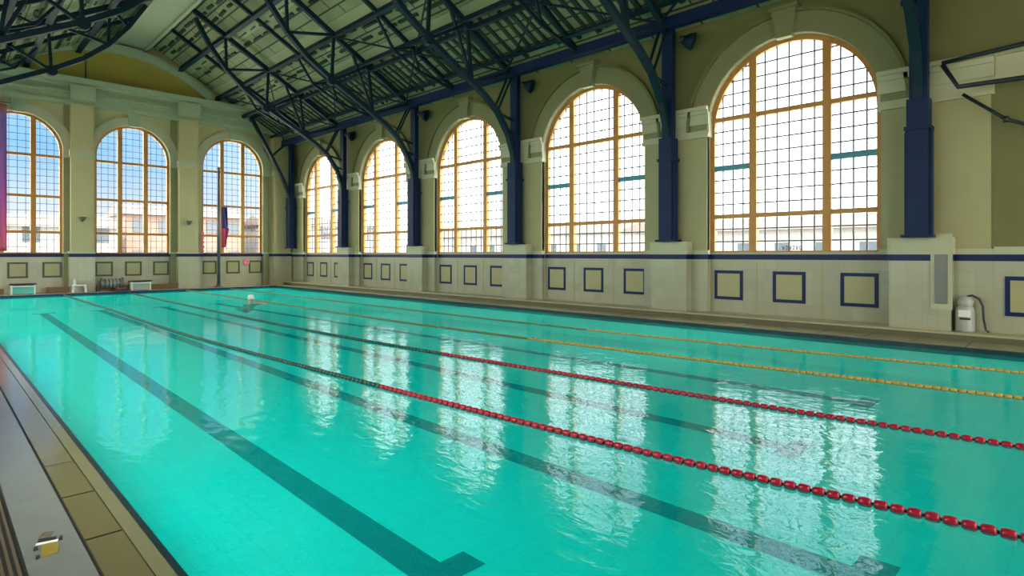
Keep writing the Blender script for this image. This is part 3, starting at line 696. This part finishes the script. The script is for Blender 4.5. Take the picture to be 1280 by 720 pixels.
tag(r, 'grey drum-shaped reel on a low stand by the end wall', 'reel')
k = empty('sports_bag', (6.70, 33.98, DK))
MB().prism([(-.28,0),(.30,0),(.33,.05),(.28,.10),(-.26,.10),(-.31,.05)], lambda q: (q[0],-.18,q[1]), lambda q: (q[0],.12,q[1])).build('bag', M['dark'], k, bevel=.02)
MB().prism([(-.20,.10),(.26,.10),(.24,.16),(-.15,.17)], lambda q: (q[0],-.14,q[1]), lambda q: (q[0],.09,q[1])).build('towel', M['red'], k, bevel=.015)
tag(k, 'low black bag with red cloth on top in front of the grey reel', 'bag')
s = empty('plastic_stool', (5.08, 34.2, DK))
MB().box(-.26,.26,-.2,.2,.30,.35).build('seat', M['white'], s, bevel=.01)
for sx in (-1,1):
    for sy in (-1,1): MB().bar((sx*.25,sy*.19,0),(sx*.22,sy*.16,.30),.05,.05).build('leg', M['white'], s)
MB().prism([(-.22,.35),(-.12,.35),(-.16,.62),(-.22,.62)], lambda q: (q[0],-.17,q[1]), lambda q: (q[0],.17,q[1])).build('backrest', M['white'], s)
tag(s, 'small white plastic seat left of the grey reel', 'stool')
# flagpole with a limp flag
f = empty('flagpole', (11.45, 34.55, DK))
MB().tube([(0,0,0),(0,0,6.5)], [.085,.06], 14).build('pole', M['polem'], f)
MB().lathe([(.24,0),(.24,.03),(.11,.06),(.10,.20),(0,.2)], (0,0,0), 18).build('base', M['polem'], f)
MB().lathe([(0,6.5),(.07,6.52),(.085,6.58),(.06,6.64),(0,6.66)], (0,0,0), 14).build('finial', M['polem'], f)
tag(f, 'tall slim grey flagpole standing at the far pool end', 'flagpole')
def flag_mesh(z0, z1, m, par, w0, w1):
    mb = MB(); n = 12; vs = []; rows = 8
    for j in range(rows+1):
        t = j/rows; z = z0+(z1-z0)*t; w = w0+(w1-w0)*t
        for i in range(n+1):
            s = i/n; vs.append((.16+w*s, .07*math.sin(s*9+t*2)*(s+.2), z + .10*s*math.sin(3*t)))
    fs = [(j*(n+1)+i, j*(n+1)+i+1, (j+1)*(n+1)+i+1, (j+1)*(n+1)+i) for j in range(rows) for i in range(n)]
    mb.add(vs, fs, True); o = mb.build('cloth', m, par); o.modifiers.new('thick','SOLIDIFY').thickness = .012; return o
g = empty('flag', (11.45, 34.55, DK))
a = flag_mesh(3.25, 4.45, M['navycl'], g, .34, .26); a.name = 'navy_cloth'
a = flag_mesh(2.20, 3.25, M['redcl'], g, .22, .36); a.name = 'red_cloth'
tag(g, 'limp navy and red flag hanging on the flagpole', 'flag')
# narrow sheet coloured purple to pink, at the left edge of view
b = empty('stripe', (2.20, 34.55, DK))
mb = MB(); vs = []; 
for j in range(25):
    z = 1.95 + 6.6*j/24
    for i in range(7): vs.append((-.20+.5*i/6, .035*math.sin(i*1.7+j*.25), z))
mb.add(vs, [(j*7+i, j*7+i+1, (j+1)*7+i+1, (j+1)*7+i) for j in range(24) for i in range(6)], True)
o = mb.build('cloth', M['stripe'], b); o.modifiers.new('t','SOLIDIFY').thickness = .01
MB().tube([(-.30,0,8.60),(.40,0,8.60)], .03, 8).build('rail', M['polem'], b)
MB().bar((.05,0,8.60),(.05,.5,8.60),.04,.04).build('rail_bracket', M['polem'], b)
tag(b, 'long narrow purple and pink stripe hanging at the left edge of view', 'stripe')
for x, lb in ((5.27,'left of the middle end window'), (9.95,'right of the middle end window')):
    l = empty('wall_lamp', (x, YF-.42, 3.6))
    MB().box(-.05,.05,-.03,.0,-.12,.12).build('wall_plate', M['brownp'], l)
    MB().lathe([(.03,-.08),(.12,.0),(.14,.10),(.12,.11),(.02,.02)], (0,-.15,0), 14).build('shade', M['brownp'], l)
    MB().bar((0,-.02,-.02),(0,-.15,-.05),.03,.03).build('arm', M['brownp'], l)
    tag(l, 'small brown wall lamp on the pilaster ' + lb, 'lamp', 'lamps on the end wall')
q = empty('streamer', (10.72, YF-.02, 1.9))
for i in range(5):
    mb = MB(); z = .02+.25*i; mb.prism([(-.10,z+.22),(.12,z+.20),(.02+.03*(i%2),z)], lambda p: (p[0],-.10-.02*(i%3),p[1]), lambda p: (p[0],-.085-.02*(i%3),p[1])); mb.build('pennant', M['pink'], q)
MB().tube([(0,-.10,0),(0.01,-.10,1.3)], .012, 6).build('cord', M['pink'], q)
tag(q, 'string of small pink pennants hanging left of the flagpole', 'streamer')
d = MB().lathe([(.07,-.035),(.10,-.06),(.16,-.06),(.19,-.03),(.19,0),(.07,0)], (0,0,0), 24, 'y').build('wall_disc', M['pink']); d.location = (13.15, YF+.08, 1.45)
tag(d, 'small pink ring on the end wall below the right window', 'ring')

# ------------------------------------------------------------------ swimmer (one continuous skinned body, cap and suit as clothing)
sw = empty('person', (8.75, 23.0, 0), math.atan2(-23.1, -9.0) - PI/2 + .25)   # faces towards the camera side
def skin_body():
    # local: +y forward (direction faced), z up, water at 0
    V = [((0,-.55,-.24),.135), ((0,-.30,-.20),.13), ((0,-.05,-.12),.15), ((0,.08,-.02),.085), ((0,.13,.07),.075), ((0,.16,.15),.095), ((0,.16,.23),.085),
         ((.17,-.02,-.06),.075), ((.30,.20,-.14),.052), ((.22,.46,-.08),.042), ((.20,.55,-.07),.035),
         ((-.17,-.02,-.04),.075), ((-.36,.16,.03),.052), ((-.44,.40,.02),.042), ((-.45,.49,.0),.035),
         ((.10,-.75,-.27),.095), ((.12,-1.15,-.30),.065), ((.13,-1.52,-.30),.042), ((.13,-1.68,-.33),.035),
         ((-.10,-.75,-.27),.095), ((-.13,-1.15,-.32),.065), ((-.14,-1.52,-.34),.042), ((-.14,-1.68,-.37),.035)]
    E = [(0,1),(1,2),(2,3),(3,4),(4,5),(5,6),(2,7),(7,8),(8,9),(9,10),(2,11),(11,12),(12,13),(13,14),(0,15),(15,16),(16,17),(17,18),(0,19),(19,20),(20,21),(21,22)]
    base = {10:(.55,1), 14:(0,1)}
    for h, (sx, fy) in base.items():
        c_ = Vector(V[h][0])
        dirs = ((-.035,.09),(-.012,.105),(.012,.10),(.034,.08))
        fw = Vector((0,1,0)) if h == 10 else Vector((-.1,1,0)).normalized(); sd = Vector((-fw.y, fw.x, 0))
        for a, ln in dirs:
            i0 = len(V); V.append((tuple(c_ + fw*.06 + sd*a), .011)); V.append((tuple(c_ + fw*(.06+ln*.8) + sd*a*1.2 - Vector((0,0,.015))), .008)); E += [(h, i0), (i0, i0+1)]
        i0 = len(V); V.append((tuple(c_ + fw*.03 + sd*.055), .012)); V.append((tuple(c_ + fw*.07 + sd*.075), .009)); E += [(h, i0), (i0, i0+1)]
    me = bpy.data.meshes.new('body'); me.from_pydata([v for v,_ in V], E, []); me.update()
    o = bpy.data.objects.new('body', me); COL.objects.link(o); o.parent = sw
    sk = o.modifiers.new('skin','SKIN'); sk.use_smooth_shade = True
    for i, (_, r_) in enumerate(V): me.skin_vertices[0].data[i].radius = (r_, r_)
    me.skin_vertices[0].data[0].use_root = True
    o.modifiers.new('sub','SUBSURF').levels = 2; o.modifiers['sub'].render_levels = 2
    me.materials.append(M['skin']); return o
skin_body()
MB().lathe([(0,.155),(.05,.148),(.09,.115),(.113,.06),(.118,0),(.116,-.03)], (0,0,0), 20).build('swim_cap', M['white'], sw).location = (0,.155,.215)
fc = MB()
for sx in (-.036,.036): fc.lathe([(0,.018),(.014,.012),(.018,0),(.012,-.01),(0,-.012)], (sx,.252,.17), 10, 'y')
fc.bar((-.036,.258,.17),(.036,.258,.17),.008,.01); fc.build('goggles', M['dark'], sw)
MB().prism([(-.013,.105),(.013,.105),(0,.155)], lambda p: (p[0],.225,p[1]), lambda p: (p[0]*.6,.268,p[1]-.004)).build('nose', M['skin'], sw, bevel=.004)
MB().bar((-.024,.243,.085),(.024,.243,.085),.012,.01).build('mouth', M['red'], sw)
MB().tube([(0,-.66,-.255),(0,-.50,-.235),(0,-.28,-.195),(0,-.10,-.145)], [.150,.152,.148,.162], 16).build('swimsuit', M['suit'], sw)
tag(sw, 'swimmer in a white cap, head and one arm above the water', 'person')

# ------------------------------------------------------------------ pictogram on the deck strip
pg = empty('deck_pictogram', (.53, 4.62, DK)); pg.rotation_euler = (0,0,-.12)
def decal(poly, m, name, h=.002): MB().prism(poly, lambda p: (p[0]*.62,p[1]*1.35,.0005), lambda p: (p[0]*.62,p[1]*1.35,h)).build(name, m, pg)
decal([(-.05,-.16),(.075,-.14),(.085,-.03),(.02,.015),(-.055,-.02)], M['yellow'], 'yellow_patch', .003)
decal([(-.085,.03),(.06,.02),(.065,.055),(-.08,.07)], M['bpaint'], 'black_stroke', .004)
decal([(-.075,.09),(.02,.085),(.045,.13),(-.055,.14)], M['brownp'], 'brown_stroke', .003)
decal([(-.11,-.06),(-.075,-.05),(-.08,-.01),(-.115,-.02)], M['bpaint'], 'dark_dot', .003)
decal([(-.09,-.16),(-.06,-.15),(-.065,-.11),(-.095,-.12)], M['bpaint'], 'dark_dot', .003)
decal([(.085,-.0),(.115,.0),(.115,.05),(.09,.05)], M['bpaint'], 'dark_dot', .003)
decal([(-.10,.0),(.075,-.01),(.08,.015),(-.095,.025)], M['white'], 'white_stroke', .0035)
tag(pg, 'worn black and yellow painted pictogram on the grey deck strip', 'pictogram')

# ------------------------------------------------------------------ outside
struct(MB().box(-60, XL-.6, -60, 110, -.8, -.4).box(XR+.6, 110, -60, 110, -.8, -.4).box(XL-.6, XR+.6, YF+.8, 110, -.8, -.4).box(XL-.6, XR+.6, -60, YB-.8, -.8, -.4).build('ground', M['ground']))
def building(x, y, w, dpt, h, nx, nz, rzr, m, label):
    b = empty('building', (x, y, -.4), rzr)
    wa = MB().box(-w/2, w/2, 0, dpt, 0, h).build('walls', m, b)
    MB().prism([(-.4,h),(dpt+.4,h),(dpt/2,h+1.2)], lambda q: (-w/2-.3,q[0],q[1]), lambda q: (w/2+.3,q[0],q[1])).build('roof', M['broof'], b)
    for i in range(nx):
        for j in range(nz):
            cx = -w/2 + w*(i+.5)/nx; cz = h*(j+.45)/nz
            MB().box(cx-.55, cx+.55, -.06, .02, cz, cz+1.3).build('pane', M['bwin'], wa)
    return tag(b, label, 'building', 'buildings outside')
building(6, 62, 12, 8, 4.6, 5, 2, 0, M['bld'], 'pale low building seen through the left and middle end windows')
building(19, 66, 11, 8, 6.2, 5, 2, 0, M['bld2'], 'pinkish building seen low through the middle end window')
building(33, 64, 13, 8, 5.6, 5, 2, 0, M['bld'], 'pale building seen low behind the flagpole')
building(46, 14, 26, 9, 4.2, 9, 1, -PI/2, M['bld'], 'long pale low building seen through the nearest long-wall window')
building(50, 52, 34, 9, 4.6, 10, 1, -PI/2, M['bld'], 'long pale low building seen through the far long-wall windows')

# ------------------------------------------------------------------ daylight
W = bpy.data.worlds.new('sky'); S.world = W; W.use_nodes = True
nt = W.node_tree; N = nt.nodes; L = nt.links
bg = N['Background']; tc = N.new('ShaderNodeTexCoord'); sp = N.new('ShaderNodeSeparateXYZ'); L.new(tc.outputs['Generated'], sp.inputs[0])
def mrange(src, a, b, c, d):
    m = N.new('ShaderNodeMapRange'); m.interpolation_type = 'SMOOTHSTEP'; L.new(src, m.inputs[0])
    for i, v in enumerate((a,b,c,d)): m.inputs[i+1].default_value = v
    return m.outputs[0]
def mixc(fac, a, b, mode='MIX'):
    m = N.new('ShaderNodeMix'); m.data_type = 'RGBA'; m.blend_type = mode
    if isinstance(fac, float): m.inputs['Factor'].default_value = fac
    else: L.new(fac, m.inputs['Factor'])
    for k, v in (('A',a),('B',b)):
        if isinstance(v, tuple): m.inputs[k].default_value = (*v,1)
        else: L.new(v, m.inputs[k])
    return m.outputs['Result']
no = N.new('ShaderNodeTexNoise'); no.inputs['Scale'].default_value = 3.2; no.inputs['Detail'].default_value = 6; L.new(tc.outputs['Generated'], no.inputs['Vector'])
X_, Y_, Z_ = sp.outputs[0], sp.outputs[1], sp.outputs[2]
BLUE, WHITE, SIDE = (.30,.68,1.2), (4.0,4.15,4.3), (11.5,11.2,10)
cloud = mrange(no.outputs['Fac'], .42, .66, 0, 1)
blue = mixc(cloud, BLUE, (.68,.95,1.25))
blue = mixc(mrange(Z_, .02, .16, 1, 0), blue, (1.0,1.03,1.1))
right_hi = mixc(cloud, (1.7,2.0,2.5), (3.6,3.75,3.9))
right = mixc(mrange(Z_, .21, .36, 0, 1), WHITE, right_hi)
sky = mixc(mrange(X_, .37, .46, 0, 1), blue, right)
back = mrange(Y_, -.35, .05, 1, 0); lefts = mrange(X_, -.30, .02, 1, 0)
mxx = N.new('ShaderNodeMath'); mxx.operation = 'MAXIMUM'; L.new(back, mxx.inputs[0]); L.new(lefts, mxx.inputs[1])
sky = mixc(mxx.outputs[0], sky, mixc(mrange(Z_, .45, .85, 0, 1), SIDE, (38,37,33)))
sky = mixc(mrange(Z_, -.08, 0, 1, 0), sky, (.4,.4,.38))
L.new(sky, bg.inputs[0]); bg.inputs[1].default_value = 1.0

def portal(name, loc, rot, sx, sy):
    l = bpy.data.lights.new(name, 'AREA'); l.shape = 'RECTANGLE'; l.size = sx; l.size_y = sy; l.energy = 1
    l.cycles.is_portal = True
    o = bpy.data.objects.new(name, l); COL.objects.link(o); o.location = loc; o.rotation_euler = rot
for y in WY:
    portal('daylight_portal', (XR+.40, y, 4.75), (PI/2,0,PI/2), 4.3, 5.7)
    portal('daylight_portal', (XL-.40, y, 4.75), (PI/2,0,-PI/2), 4.3, 5.7)
for x in FX:
    portal('daylight_portal', (x, YF+.40, 5.2), (-PI/2,0,0), 3.3, 6.6)
    portal('daylight_portal', (x, YB-.40, 5.2), (PI/2,0,0), 3.3, 6.6)

# ------------------------------------------------------------------ camera, colour
cam = bpy.data.cameras.new('camera'); cam.sensor_width = 36; cam.lens = 730/1280*36; cam.shift_y = -42/1280; cam.clip_start = .05
co = bpy.data.objects.new('camera', cam); COL.objects.link(co); co.location = (0,0,1.9); co.rotation_euler = (PI/2,0,-PI/4); S.camera = co
S.view_settings.view_transform = 'Standard'; S.view_settings.look = 'None'; S.view_settings.gamma = 1; S.view_settings.use_curve_mapping = False
S.view_settings.exposure = 0.0
cy = S.cycles; cy.use_denoising = True; cy.max_bounces = 8; cy.diffuse_bounces = 5; cy.glossy_bounces = 4; cy.transparent_max_bounces = 16
cy.caustics_reflective = False; cy.caustics_refractive = False; cy.sample_clamp_indirect = 6
